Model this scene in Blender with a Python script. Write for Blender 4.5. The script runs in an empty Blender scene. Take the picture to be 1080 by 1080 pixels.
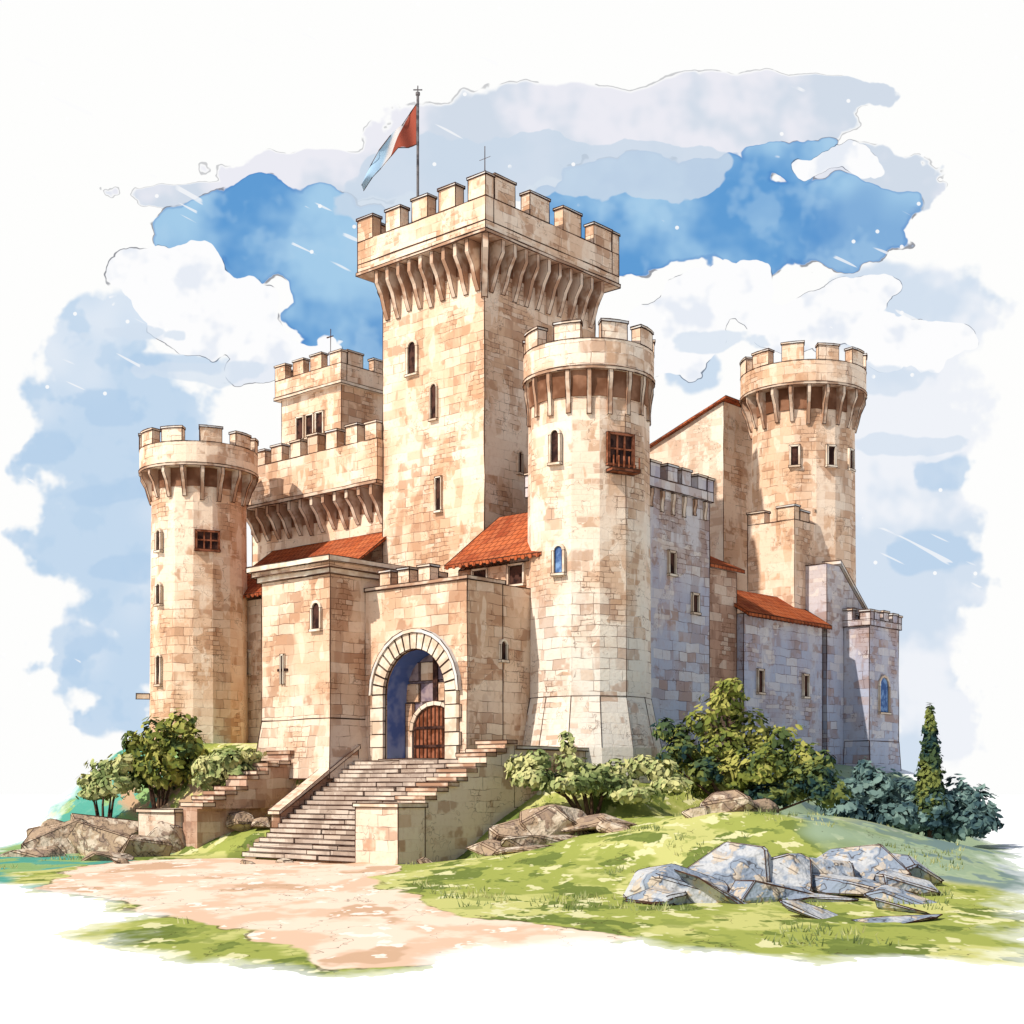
import bpy, math, random, bmesh
import numpy as np
from mathutils import Vector, noise as mnoise
random.seed(7)
SC=bpy.context.scene
def lin(r,g,b):
    f=lambda c:(c/255/12.92) if c/255<=0.04045 else ((c/255+0.055)/1.055)**2.4
    return (f(r),f(g),f(b),1)

# ------------------------------------------------------------ node helpers
class NT:
    def __init__(s,tree): s.t=tree; s.n=tree.nodes; s.l=tree.links
    def node(s,typ,ins=None,**pr):
        n=s.n.new(typ)
        for k,v in pr.items(): setattr(n,k,v)
        for k,v in (ins or {}).items():
            s.put(n.inputs[k],v)
        return n
    def put(s,sock,v):
        if isinstance(v,bpy.types.NodeSocket): s.l.new(v,sock)
        else: sock.default_value=v
    def m(s,op,a,b=0.0,clamp=False):
        n=s.n.new('ShaderNodeMath'); n.operation=op; n.use_clamp=clamp
        s.put(n.inputs[0],a); s.put(n.inputs[1],b); return n.outputs[0]
    def step(s,v,lo,hi,a=0.0,b=1.0):
        n=s.n.new('ShaderNodeMapRange'); n.interpolation_type='SMOOTHSTEP'
        s.put(n.inputs['Value'],v); n.inputs['From Min'].default_value=lo; n.inputs['From Max'].default_value=hi
        n.inputs['To Min'].default_value=a; n.inputs['To Max'].default_value=b
        return n.outputs[0]
    def mix(s,f,a,b,mode='MIX'):
        n=s.n.new('ShaderNodeMix'); n.data_type='RGBA'; n.blend_type=mode
        s.put(n.inputs[0],f); s.put(n.inputs[6],a); s.put(n.inputs[7],b); return n.outputs[2]
    def noise(s,vec,scale,detail=3,rough=.5,out=0,dim='3D'):
        n=s.n.new('ShaderNodeTexNoise'); n.noise_dimensions=dim
        if vec is not None: s.l.new(vec,n.inputs['Vector'])
        n.inputs['Scale'].default_value=scale; n.inputs['Detail'].default_value=detail
        n.inputs['Roughness'].default_value=rough
        return n.outputs[out]
    def vma(s,v,mul,add):
        n=s.n.new('ShaderNodeVectorMath'); n.operation='MULTIPLY_ADD'
        s.put(n.inputs[0],v); s.put(n.inputs[1],mul); s.put(n.inputs[2],add); return n.outputs[0]
    def vm(s,op,a,b=None):
        n=s.n.new('ShaderNodeVectorMath'); n.operation=op
        s.put(n.inputs[0],a)
        if b is not None: s.put(n.inputs[1],b)
        return n.outputs[1] if op in('LENGTH','DISTANCE','DOT_PRODUCT') else n.outputs[0]
def newmat(name):
    m=bpy.data.materials.new(name); m.use_nodes=True
    t=NT(m.node_tree); b=m.node_tree.nodes['Principled BSDF']
    b.inputs['Roughness'].default_value=.95
    b.inputs['Specular IOR Level'].default_value=0.0
    return m,t,b

def stone(name,light,mid,dark,brick,low=None,zr=(4,13),bw=.95,rh=.4,ink=.8,seed=0.0):
    m,t,b=newmat(name)
    tc=t.node('ShaderNodeTexCoord'); ob=t.vma(tc.outputs['Object'],(1,1,1),(seed,seed*2,seed))
    uv=tc.outputs['UV']
    wob=t.noise(ob,1.3,1,out=1)
    uvw=t.vma(wob,(.18,.15,0),uv)
    def brick_(w,h,off):
        return t.node('ShaderNodeTexBrick',{'Vector':t.vma(uvw,(1,1,1),(off,0,0)),'Color1':(0,0,0,1),'Color2':(1,1,1,1),'Mortar':(.5,.5,.5,1),
        'Scale':1.0,'Mortar Size':.014,'Mortar Smooth':.4,'Brick Width':w,'Row Height':h},squash=.62,squash_frequency=3,offset=.42)
    br=brick_(bw,rh,0.); br2=brick_(bw*.6,rh*.5,.3)
    n1=t.noise(ob,.26,3,.55); n2=t.noise(ob,.95,3,.6); n3=t.noise(ob,.5,2,.5)
    sel=t.step(n3,.56,.565)
    rnd=t.mix(sel,br.outputs['Color'],br2.outputs['Color']); mort=t.mix(sel,br.outputs['Fac'],br2.outputs['Fac'])
    w1=t.step(n1,.44,.56); c=t.mix(w1,light,mid)
    c=t.mix(t.m('MULTIPLY',t.step(n3,.55,.60),.50),c,dark)
    c=t.mix(t.m('MULTIPLY',t.step(n2,.55,.575),.42),c,dark)
    n4=t.noise(t.vma(ob,(1,1,.30),(9,3,1)),.8,3,.6)
    c=t.mix(t.m('MULTIPLY',t.step(n4,.59,.61),.36),c,brick)
    c=t.mix(t.m('MULTIPLY',t.step(n4,.44,.42),.75),c,light)
    if low:
        z=t.node('ShaderNodeSeparateXYZ',{'Vector':tc.outputs['Object']}).outputs[2]
        zz=t.m('ADD',z,t.m('MULTIPLY',t.m('SUBTRACT',n3,.5),14))
        c=t.mix(t.step(zz,zr[0],zr[1],.85,0.0),c,low)
    gate=t.step(n2,.50,.57)
    gate=t.m('MAXIMUM',gate,t.m('MULTIPLY',t.step(n4,.51,.57),.8))
    c=t.mix(t.m('MULTIPLY',t.m('MULTIPLY',t.step(rnd,.66,.72),gate),.55),c,brick)
    c=t.mix(t.m('MULTIPLY',t.step(rnd,.90,.92),.40),c,dark)
    c=t.mix(t.m('MULTIPLY',t.step(rnd,.22,.14),.28),c,(.86,.74,.60,1))
    g2=t.m('MULTIPLY',t.step(n4,.45,.55,.06,1),t.step(n2,.40,.50,.28,1))
    c=t.mix(t.m('MULTIPLY',t.m('MULTIPLY',mort,g2),ink),c,lin(88,54,38))
    ln=t.step(t.m('ABSOLUTE',t.m('SUBTRACT',n2,.5)),.007,.001)
    ln=t.m('MULTIPLY',ln,t.step(n3,.47,.52))
    c=t.mix(t.m('MULTIPLY',ln,.5),c,lin(78,48,34))
    gr=t.noise(ob,7,2,.6); c=t.mix(t.step(gr,.50,.72,0,.20),c,dark)
    t.put(b.inputs['Base Color'],c)
    bp=t.node('ShaderNodeBump',{'Height':t.m('SUBTRACT',t.m('ADD',t.m('MULTIPLY',rnd,.4),t.m('MULTIPLY',gr,.8)),t.m('MULTIPLY',mort,.7)),'Distance':.04,'Strength':.45})
    t.l.new(bp.outputs[0],b.inputs['Normal'])
    return m
def plain(name,c1,c2,scale=1.5,lo=.42,hi=.58,rough=.9):
    m,t,b=newmat(name); ob=t.node('ShaderNodeTexCoord').outputs['Object']
    c=t.mix(t.step(t.noise(ob,scale,3,.6),lo,hi),c1,c2)
    t.put(b.inputs['Base Color'],c); b.inputs['Roughness'].default_value=rough
    return m
M={}
M['warm']=stone('stone_warm',(.80,.62,.465,1),(.70,.475,.32,1),(.53,.30,.17,1),(.36,.18,.10,1))
M['gate']=stone('stone_gate',(.77,.575,.42,1),(.63,.42,.28,1),(.48,.26,.15,1),(.32,.16,.09,1),low=(.72,.58,.46,1),zr=(1,7),seed=11.)
M['pale']=stone('stone_pale',(.81,.65,.51,1),(.70,.49,.35,1),(.53,.32,.19,1),(.38,.21,.13,1),low=(.71,.66,.59,1),zr=(4,13),seed=5.)
M['cool']=stone('stone_cool_shade',(.56,.50,.49,1),(.42,.37,.41,1),(.40,.25,.18,1),(.28,.17,.13,1),low=(.37,.42,.53,1),zr=(2,13),seed=21.)  # greyer stone, with the right flank's bluish shade painted into its colour
M['rust']=stone('stone_rust',(.55,.36,.26,1),(.43,.25,.17,1),(.31,.16,.10,1),(.21,.11,.075,1),seed=31.)
M['cream']=stone('stone_cream',(.80,.69,.56,1),(.72,.55,.42,1),(.60,.41,.28,1),(.50,.32,.22,1),ink=.25,seed=41.)
M['trim']=plain('stone_trim',(.74,.63,.50,1),(.58,.43,.31,1),1.2)
M['corbel']=plain('stone_corbel',(.64,.49,.37,1),(.38,.22,.14,1),1.0)
M['cap']=plain('cap_stone',(.60,.58,.55,1),(.66,.51,.38,1),.9)
M['band']=plain('corbel_gap_shade',(.15,.065,.035,1),(.27,.135,.08,1),.8)  # dark band between corbels: shade under the parapet painted as colour
M['ink']=plain('ink_line',lin(54,38,32),lin(78,54,44),.7)
M['dark']=plain('window_dark',lin(46,32,30),lin(80,54,46),2.)
M['blue']=plain('window_glass_blue',lin(70,95,140),lin(120,150,190),2.)
M['jamb']=plain('jamb_shade_blue',lin(84,104,160),lin(128,140,180),.8)  # blue shadow of the gate recess painted into the jamb colour
M['panel']=plain('panel_stone',lin(150,130,130),lin(110,95,105),1.4)
M['wood']=plain('wood_brown',lin(104,58,38),lin(146,90,66),3.)
M['step']=stone('step_stone',(.60,.50,.41,1),(.46,.36,.29,1),(.34,.25,.19,1),(.28,.21,.17,1),bw=1.4,rh=2,ink=.5)
M['metal']=plain('pole_metal',lin(70,68,70),lin(110,105,105),2.)
def roofmat():
    m,t,b=newmat('roof_tile_red'); tc=t.node('ShaderNodeTexCoord'); ob=tc.outputs['Object']
    br=t.node('ShaderNodeTexBrick',{'Vector':t.vma(t.noise(ob,2,2,out=1),(.05,.05,0),tc.outputs['UV']),'Color1':(0,0,0,1),'Color2':(1,1,1,1),'Mortar':(.5,.5,.5,1),
       'Scale':1.,'Mortar Size':.035,'Mortar Smooth':.5,'Brick Width':.3,'Row Height':.42})
    c=t.mix(t.step(t.noise(ob,.8,4,.6),.42,.58),(.42,.10,.035,1),(.28,.06,.025,1))
    c=t.mix(t.m('MULTIPLY',br.outputs['Color'],.4),c,(.52,.18,.08,1))
    c=t.mix(t.m('MULTIPLY',br.outputs['Fac'],.75),c,(.12,.03,.015,1))
    t.put(b.inputs['Base Color'],c)
    bp=t.node('ShaderNodeBump',{'Height':br.outputs['Fac'],'Distance':-.04,'Strength':.5}); t.l.new(bp.outputs[0],b.inputs['Normal'])
    return m
M['roof']=roofmat()

# ------------------------------------------------------------ mesh builder
class B:
    def __init__(s): s.v=[];s.f=[];s.m=[];s.uv=[];s.inkv=[];s.inkf=[];s.ink_r=.024;s.smooth=[]
    def solid(s,verts,faces,mat,ink=True,uvs=None,ang=28,r=None):
        o=len(s.v); V=[Vector(p) for p in verts]; s.v+=V
        edges={}
        for fi,f in enumerate(faces):
            n=Vector((0,0,0)); P=[V[i] for i in f]
            for i in range(len(P)):
                p,q=P[i],P[(i+1)%len(P)]
                n+=Vector(((p.y-q.y)*(p.z+q.z),(p.z-q.z)*(p.x+q.x),(p.x-q.x)*(p.y+q.y)))
            if n.length>0:n.normalize()
            s.f.append([i+o for i in f]); s.m.append(mat if isinstance(mat,str) else mat[fi])
            if uvs and uvs[fi]: s.uv.append(uvs[fi])
            else:
                if abs(n.z)>.97: t=Vector((1,0,0))
                else: t=Vector((-n.y,n.x,0)).normalized()
                w=n.cross(t)
                if abs(n.z)<.3: s.uv.append([(p.dot(t),p.z) for p in P])
                else: s.uv.append([(p.dot(t),p.dot(w)) for p in P])
            for i in range(len(f)):
                k=(min(f[i],f[(i+1)%len(f)]),max(f[i],f[(i+1)%len(f)])); edges.setdefault(k,[]).append(n)
        if ink:
            ca=math.cos(math.radians(ang))
            for (i,j),ns in edges.items():
                if len(ns)==1 or abs(ns[0].dot(ns[1]))<ca or ns[0].dot(ns[1])<-.5: s.line(V[i],V[j],r or s.ink_r)
    def line(s,p,q,r):
        d=q-p; L=d.length
        if L<.08: return
        d/=L; a=d.orthogonal().normalized(); b=d.cross(a)
        n=max(1,int(L/1.1)); p=p-d*.01; 
        ring=[]
        for i in range(n+1):
            c=p+d*(L+.02)*i/n
            if 0<i<n: c=c+a*random.uniform(-.016,.016)+b*random.uniform(-.016,.016)
            rr=r*random.uniform(.4,1.15)
            ring.append([c+a*rr,c+b*rr,c-a*rr,c-b*rr])
        for i in range(n):
            o=len(s.inkv); s.inkv+=ring[i]+ring[i+1]
            for k in range(4):
                s.inkf.append([o+k,o+(k+1)%4,o+4+(k+1)%4,o+4+k])
    def extrude(s,pts,vec,mat,**k):
        n=len(pts); P=[Vector(p) for p in pts]; vec=Vector(vec)
        V=P+[p+vec for p in P]
        F=[list(range(n))[::-1],[n+i for i in range(n)]]+[[i,(i+1)%n,n+(i+1)%n,n+i] for i in range(n)]
        s.solid(V,F,mat,**k)
    def build(s,name,parent):
        keys=sorted(set(s.m)); me=bpy.data.meshes.new(name)
        nv=len(s.v); V=[tuple(p) for p in s.v]+[tuple(p) for p in s.inkv]
        F=s.f+[[i+nv for i in f] for f in s.inkf]
        me.from_pydata(V,[],F)
        for k in keys: me.materials.append(M[k])
        me.materials.append(M['ink'])
        mi=[keys.index(k) for k in s.m]+[len(keys)]*len(s.inkf)
        me.polygons.foreach_set('material_index',mi)
        uvl=me.uv_layers.new(name='UVMap'); flat=[]
        for u in s.uv:
            for q in u: flat+=[q[0],q[1]]
        flat+=[0.0]*(8*len(s.inkf))
        uvl.data.foreach_set('uv',flat)
        me.validate(); me.update()
        bm=bmesh.new(); bm.from_mesh(me); bmesh.ops.recalc_face_normals(bm,faces=bm.faces); bm.to_mesh(me); bm.free()
        ob=bpy.data.objects.new(name,me); SC.collection.objects.link(ob)
        if parent: ob.parent=parent
        return ob
def empty(name):
    e=bpy.data.objects.new(name,None); SC.collection.objects.link(e); return e

# castle frame: a runs back-left along the gate front, b runs back-right
DA=Vector((-.745,.667,0)); DB=Vector((.667,.745,0)); O=Vector((-1.15,60,0)); UP=Vector((0,0,1))
def W(a,b,z): return O+DA*a+DB*b+UP*z
def box(B_,a0,a1,b0,b1,z0,z1,mat,flare=0,**k):
    f=flare
    V=[W(a0-f,b0-f,z0),W(a1+f,b0-f,z0),W(a1+f,b1+f,z0),W(a0-f,b1+f,z0),W(a0,b0,z1),W(a1,b0,z1),W(a1,b1,z1),W(a0,b1,z1)]
    B_.solid(V,[[0,3,2,1],[4,5,6,7],[0,1,5,4],[1,2,6,5],[2,3,7,6],[3,0,4,7]],mat,**k)
def jit(s=.05): return random.uniform(-s,s)
def merlons_line(B_,axis,fix0,fix1,s0,s1,zg,zt,n,frac=.58,mat='warm',cap=True):
    L=s1-s0; pitch=L/(n-1+frac) if n>1 else L; w=pitch*frac
    for i in range(n):
        x0=s0+i*pitch+ (jit(.06) if 0<i<n-1 else 0); x1=x0+w+(jit(.07) if 0<i<n-1 else 0)
        z=zt+jit(.10)
        if axis=='a': box(B_,x0,x1,fix0,fix1,zg+.002,z,mat)
        else: box(B_,fix0,fix1,x0,x1,zg+.002,z,mat)
        if cap:
            e=.04
            if axis=='a': box(B_,x0-e,x1+e,fix0-e,fix1+e,z+.002,z+.09,'cap')
            else: box(B_,fix0-e,fix1+e,x0-e,x1+e,z+.002,z+.09,'cap')
def parapet_rect(B_,a0,a1,b0,b1,z0,zg,zt,na,nb,th=.5,mat='warm'):
    box(B_,a0,a1,b0,b0+th,z0,zg,mat); box(B_,a0,a1,b1-th,b1,z0,zg,mat)
    box(B_,a0,a0+th,b0+th,b1-th,z0,zg,mat); box(B_,a1-th,a1,b0+th,b1-th,z0,zg,mat)
    merlons_line(B_,'a',b0,b0+th,a0,a1,zg,zt,na,mat=mat); merlons_line(B_,'a',b1-th,b1,a0,a1,zg,zt,na,mat=mat)
    for fx in (a0,a1-th):
        merlons_line(B_,'b',fx,fx+th,b0+th+.06,b1-th-.06,zg,zt,nb,mat=mat)
def corbel(B_,p,t,n,w,o,zb,zt,mat='corbel'):
    p=Vector((p.x,p.y,0)); h=zt-zb
    prof=[(-.1,0),(.06,0),(o*.32,h*.22),(o*.55,h*.5),(o*.93,h*.74),(o*.93,h),(-.1,h)]
    pts=[p-t*w/2+n*x+UP*(zb+z) for x,z in prof]
    B_.extrude(pts,t*w,mat,ang=40,r=.018)
def corbels_line(B_,p0,p1,n,count,w,o,zb,zt,mat='corbel'):
    t=(p1-p0).normalized()
    for i in range(count):
        corbel(B_,p0.lerp(p1,(i+.5)/count),t,n,w,o,zb+jit(.1),zt,mat)
def window(B_,p,t,n,w,h,arch=False,pane='dark',frame='trim',fw=.1,sill=True,cross=False,depth=.09):
    def outline(ww,hh,z0=0):
        if arch:
            r=ww/2; pts=[(-r,z0),(r,z0)]
            for i in range(7):
                an=math.pi*i/6; pts.append((r*math.cos(an),hh-r+r*math.sin(an)))
            return pts
        return [(-ww/2,z0),(ww/2,z0),(ww/2,hh),(-ww/2,hh)]
    P=lambda x,z,d: p+t*x+UP*z+n*d
    inn=outline(w,h); out=outline(w+2*fw,h+fw,0)
    B_.solid([P(x,z,.012) for x,z in inn],[list(range(len(inn)))],pane,r=.018)
    k=len(inn)
    for i in range(1,k):
        j=(i+1)%k
        if j==1 : continue
        a,b,c,d=inn[i],inn[j],out[j],out[i]
        V=[P(*a,-.05),P(*b,-.05),P(*c,-.05),P(*d,-.05),P(*a,depth),P(*b,depth),P(*c,depth),P(*d,depth)]
        B_.solid(V,[[0,1,2,3],[4,5,6,7],[0,1,5,4],[1,2,6,5],[2,3,7,6],[3,0,4,7]],frame,ink=(not arch or i in(1,k-1)),r=.014)
    if sill: B_.extrude([P(-w/2-fw*1.2,-.1,-.05),P(w/2+fw*1.2,-.1,-.05),P(w/2+fw*1.2,-.1,.14),P(-w/2-fw*1.2,-.1,.14)],UP*.098,frame,r=.014)
    if cross:
        for x in ([0] if w<.9 else [-w/6,w/6]):
            B_.extrude([P(x-.03,0,.015),P(x+.03,0,.015),P(x+.03,0,.06),P(x-.03,0,.06)],UP*h,'wood',ink=False)
        B_.extrude([P(-w/2,h*.5,.02),P(w/2,h*.5,.02),P(w/2,h*.5,.055),P(-w/2,h*.5,.055)],UP*.06,'wood',ink=False)
LF=dict(t=-DA,n=-DB)
RF=dict(t=DB,n=-DA)
def slit(B_,p,d,w=.26,h=1.1,arch=True,**k): window(B_,p,d['t'],d['n'],w,h,arch,fw=.07,**k)

def ring_pts(c,r,z,n,off=0): return [Vector((c[0]+r*math.sin(off+2*math.pi*i/n),c[1]-r*math.cos(off+2*math.pi*i/n),z)) for i in range(n)]
def frustum(B_,c,prof,n,mat,ang=60,off=0,ink=True):
    V=[];F=[];U=[]
    for z,r in prof: V+=ring_pts(c,r,z,n,off)
    rm=prof[0][1]
    for k in range(len(prof)-1):
        for i in range(n):
            j=(i+1)%n
            F.append([k*n+i,k*n+j,(k+1)*n+j,(k+1)*n+i])
            u0=2*math.pi*i/n*rm;u1=2*math.pi*(i+1)/n*rm;z0=prof[k][0];z1=prof[k+1][0]
            U.append([(u0,z0),(u1,z0),(u1,z1),(u0,z1)])
    F.append(list(range(n))[::-1]);U.append(None)
    F.append([(len(prof)-1)*n+i for i in range(n)]);U.append(None)
    B_.solid(V,F,mat,uvs=U,ang=ang,ink=ink)
def sector(B_,c,r0,r1,t0,t1,z0,z1,mat,seg=3,**k):
    q=lambda r,t,z: Vector((c[0]+r*math.sin(t),c[1]-r*math.cos(t),z))
    pts=[q(r1,t0+(t1-t0)*i/seg,z0) for i in range(seg+1)]+[q(r0,t1-(t1-t0)*i/seg,z0) for i in range(seg+1)]
    n=len(pts); V=pts+[p+UP*(z1-z0) for p in pts]
    F=[list(range(n)),[n+i for i in range(n)]]+[[i,(i+1)%n,n+(i+1)%n,n+i] for i in range(n)]
    U=[None,None]
    for i in range(n):
        if i<seg: a0=(t0+(t1-t0)*i/seg)*r1;a1=(t0+(t1-t0)*(i+1)/seg)*r1; U.append([(a0,z0),(a1,z0),(a1,z1),(a0,z1)])
        else: U.append(None)
    B_.solid(V,F,mat,uvs=U,ang=45,**k)
def round_tower(c,r,rh,zb,zc,zp,zg,zt,mat,nmer=9,ncor=20,flare=None,n=16,off=0,phase=0):
    b=B()
    prof=[(zb,r*1.05),(zc,r)]
    if flare: prof=[(zb-1.4,r*flare*1.02),(zb,r*flare),(zb+(1.9),r*1.03),(zc,r)]
    prof=prof+[(zp+.1,r)]
    frustum(b,c,prof,n,mat,off=off,ang=60)
    if flare:
        for i in range(n):
            R0=ring_pts(c,r*flare,zb,n,off)[i]; R1=ring_pts(c,r*1.03,zb+1.9,n,off)[i]; R2=ring_pts(c,r,zc,n,off)[i]
            b.line(R0,R1,.022)
            if i in(1,): b.line(R1,R2,.02)
        R=ring_pts(c,r*1.035,zb+1.9,n,off)
        for i in range(n): b.line(R[i],R[(i+1)%n],.018)
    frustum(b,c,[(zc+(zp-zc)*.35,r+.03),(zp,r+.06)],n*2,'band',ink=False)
    for i in range(ncor):
        th=2*math.pi*(i+.5)/ncor+off; nn=Vector((math.sin(th),-math.cos(th),0)); tt=Vector((math.cos(th),math.sin(th),0))
        corbel(b,Vector((c[0],c[1],0))+nn*(r),tt,nn,.17,rh-r,zc+jit(.14),zp)
    S=36
    for i in range(S//3):
        sector(b,c,rh-.42,rh,2*math.pi*i*3/S,2*math.pi*(i*3+3)/S,zp,zg,mat,seg=3,ink=False)
    frustum(b,c,[(zp-.12,rh+.03),(zp-.002,rh+.04)],36,'corbel',ang=60)
    frustum(b,c,[(zp+.0,rh-.42),(zp+.3,rh-.42)],36,mat,ink=False)
    R=ring_pts(c,rh+.01,zg,48)
    for i in range(48): b.line(R[i],R[(i+1)%48],.018)
    for i in range(nmer):
        t0=2*math.pi*i/nmer+phase+jit(.04); t1=t0+2*math.pi/nmer*.6; z=zt+jit(.10)
        sector(b,c,rh-.42,rh,t0,t1,zg+.002,z,mat)
        sector(b,c,rh-.46,rh+.04,t0-.01,t1+.01,z+.002,z+.09,'cap')
    return b
def on_round(c,r,deg,z):
    th=math.radians(deg); nn=Vector((math.sin(th),-math.cos(th),0)); tt=Vector((math.cos(th),math.sin(th),0))
    return Vector((c[0],c[1],z))+nn*r,tt,nn

castle=empty('castle')
# ------------------------------------------------------------ main keep
b=B(); b.ink_r=.03
box(b,0,6.2,0,7.4,2.5,25.2,'warm')
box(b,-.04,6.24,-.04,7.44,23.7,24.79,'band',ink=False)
a0,a1,b0,b1=-.8,7.0,-.8,8.15
box(b,a0,a1,b0,b1,24.95,25.3,'warm')
parapet_rect(b,a0,a1,b0,b1,25.302,26.3,27.2,5,4)
box(b,a0-.05,a1+.05,b0-.05,b1+.05,24.8,24.948,'corbel')
corbels_line(b,W(0,0,0),W(6.2,0,0),-DB,9,.22,.78,22.8,24.8)
corbels_line(b,W(0,0,0),W(0,7.4,0),-DA,10,.22,.78,22.8,24.8)
corbels_line(b,W(6.2,0,0),W(6.2,7.4,0),DA,10,.22,.7,22.9,24.8)
corbels_line(b,W(0,7.4,0),W(6.2,7.4,0),DB,9,.22,.7,22.9,24.8)
corbel(b,W(0,0,0),(DA-DB).normalized(),(-DA-DB).normalized(),.26,1.1,22.5,24.8)
window(b,W(4.3,0,20.1),-DA,-DB,.45,1.4,True,fw=.14)
slit(b,W(2.96,0,17.9),LF,.32,1.5)
slit(b,W(2.67,0,13.9),LF,.28,1.4,arch=False)
slit(b,W(0,2.2,15.5),RF,.2,.9)
b.line(W(-.3,-.3,27.3),W(-.3,-.3,28.6),.03); b.line(W(-.6,-.3,28.1),W(0,-.3,28.1),.02)
b.build('main_keep',castle)

# ------------------------------------------------------------ rear left square tower
b=B()
A0,B0=15.8,6.0
box(b,A0,A0+4.9,B0,B0+5.2,2.5,23.2,'warm')
parapet_rect(b,A0-.25,A0+5.15,B0-.25,B0+5.45,23.2,24.1,24.8,4,3,th=.4)
box(b,A0-.3,A0+5.2,B0-.3,B0+5.5,23.04,23.198,'trim')
for x in (1.7,2.5,3.3): window(b,W(A0+x,B0,20.7),-DA,-DB,.5,1.15,False,fw=.09)
b.line(W(A0+2,B0+1,23.5),W(A0+2,B0+1,26.6),.035); b.line(W(A0+1.8,B0+1,26.2),W(A0+2.3,B0+1,26.2),.05)
b.build('rear_square_tower',castle)

# ------------------------------------------------------------ left curtain wall with gallery
b=B()
box(b,6.202,16.2,.5,2.2,2.5,15.9,'warm')
box(b,6.202,16.2,-.35,.1,15.7,17.55,'warm')
box(b,6.202,16.2,.1,2.2,15.902,16.2,'warm')
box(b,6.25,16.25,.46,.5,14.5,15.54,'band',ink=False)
merlons_line(b,'a',-.35,.1,6.25,16.2,17.55,18.3,8,frac=.58)
box(b,6.202,16.2,-.40,.46,15.55,15.698,'corbel')
corbels_line(b,W(6.3,.5,0),W(16.1,.5,0),-DB,12,.22,.85,14.0,15.55)
b.build('left_curtain_wall',castle)
def leanto(B_,a0,a1,be,br,ze,zr,th=.12,ov=.25):
    pts=[W(a0-ov,be-ov,ze-.08),W(a1+ov,be-ov,ze-.08),W(a1+ov,br,zr),W(a0-ov,br,zr)]
    B_.extrude(pts,UP*th,'roof')
    n=int((a1-a0)/.32)
    for i in range(n):
        p=W(a0-ov+(a1-a0+2*ov)*(i+.5)/n,be-ov,ze-.06)
        B_.extrude([p+DA*.09*math.cos(k*math.pi/3)+UP*.09*math.sin(k*math.pi/3) for k in range(6)],-DB*.06,'roof',ink=False)
b=B()
box(b,6.22,14.2,-2.7,.45,2.3,10.62,'gate')
leanto(b,6.24,14.3,-3,.47,10.75,13.4)
b.extrude([W(14.2,-2.7,10.62),W(14.2,.45,10.62),W(14.2,.45,13.2)],-DA*.4,'gate')
slit(b,W(12.4,-2.7,7.2),LF,.22,1.1)
b.build('left_wing_red_roof',castle)

# ------------------------------------------------------------ square gate bastion
b=B(); b.ink_r=.03
box(b,.24,4.33,-8.27,-2.75,4.6,10.05,'gate')
box(b,.24,4.33,-8.27,-2.75,2.3,4.598,'gate',flare=.28)
box(b,.10,4.47,-8.41,-2.62,10.052,10.25,'trim')
box(b,-.05,4.62,-8.56,-2.5,10.252,10.45,'gate')
box(b,-.2,4.77,-8.7,-2.4,10.452,10.66,'trim')
window(b,W(1.0,-8.27,8.0),-DA,-DB,.42,1.0,True,fw=.1)
slit(b,W(3.0,-8.27,6.0),LF,.1,1.1,arch=False,sill=False); 
b.extrude([W(3.3,-8.29,6.5),W(2.7,-8.29,6.5),W(2.7,-8.34,6.5),W(3.3,-8.34,6.5)],UP*.1,'dark',ink=False)
b.build('gate_bastion',castle)

# ------------------------------------------------------------ gate house
b=B(); b.ink_r=.03
ca,zs,ri=-2.55,5.5,1.62
GB=-5.35
out=[(-5.2,2.3),(ca-ri,2.3),(ca-ri,zs)]
for i in range(1,14):
    an=math.pi-math.pi*i/14; out.append((ca+ri*math.cos(an),zs+ri*math.sin(an)))
out+=[(ca+ri,zs),(ca+ri,2.3),(.24,2.3),(.24,9.5),(-5.2,9.5)]
b.extrude([W(x,-6.5,z) for x,z in out],DB*1.9,'gate',ang=40)
box(b,-5.19,.23,-4.6,-.05,2.3,9.49,'gate')
box(b,-5.26,.22,-6.56,-4.5,9.502,9.64,'corbel')
for x in (-1.2,-2.2,-3.3): box(b,x,x+.62,-6.5,-6.05,9.642,10.15,'gate'); box(b,x-.04,x+.66,-6.54,-6.01,10.152,10.24,'cap')
N=17; ro=2.25
for i in range(N):
    t0=math.pi*i/N+.012; t1=math.pi*(i+1)/N-.012
    P=lambda r,t: W(ca+r*math.cos(t),-6.64,zs+r*math.sin(t))
    tm=(t0+t1)/2
    b.extrude([P(ri+.02,t0),P(ro,t0),P(ro,tm),P(ro,t1),P(ri+.02,t1),P(ri+.02,tm)],DB*.13,'trim',r=.016,ang=50)
P=lambda r,t: W(ca+r*math.cos(t),-6.7,zs+r*math.sin(t))
for i in range(14):
    t0=math.pi*i/14;t1=math.pi*(i+1)/14
    b.extrude([P(ro,t0),P(ro+.14,t0),P(ro+.14,t1),P(ro,t1)],DB*.19,'cap',ink=False)
    b.line(P(ro+.14,t0),P(ro+.14,t1),.02); b.line(P(ro,t0),P(ro,t1),.014)
for sgn in (-1,1):
    for k in range(5):
        z0=3.0+k*.5; x0=ca+sgn*(ri+.02); x1=ca+sgn*(ro+(.12 if k%2 else 0))
        box(b,min(x0,x1),max(x0,x1),-6.64,-6.51,z0+.01,z0+.49,'trim',r=.016)
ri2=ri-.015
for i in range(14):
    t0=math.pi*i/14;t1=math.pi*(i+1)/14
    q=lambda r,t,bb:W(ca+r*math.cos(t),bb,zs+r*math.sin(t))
    b.solid([q(ri2,t0,-6.45),q(ri2,t1,-6.45),q(ri2,t1,GB),q(ri2,t0,GB)],[[0,1,2,3]],'jamb',ink=False)
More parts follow.
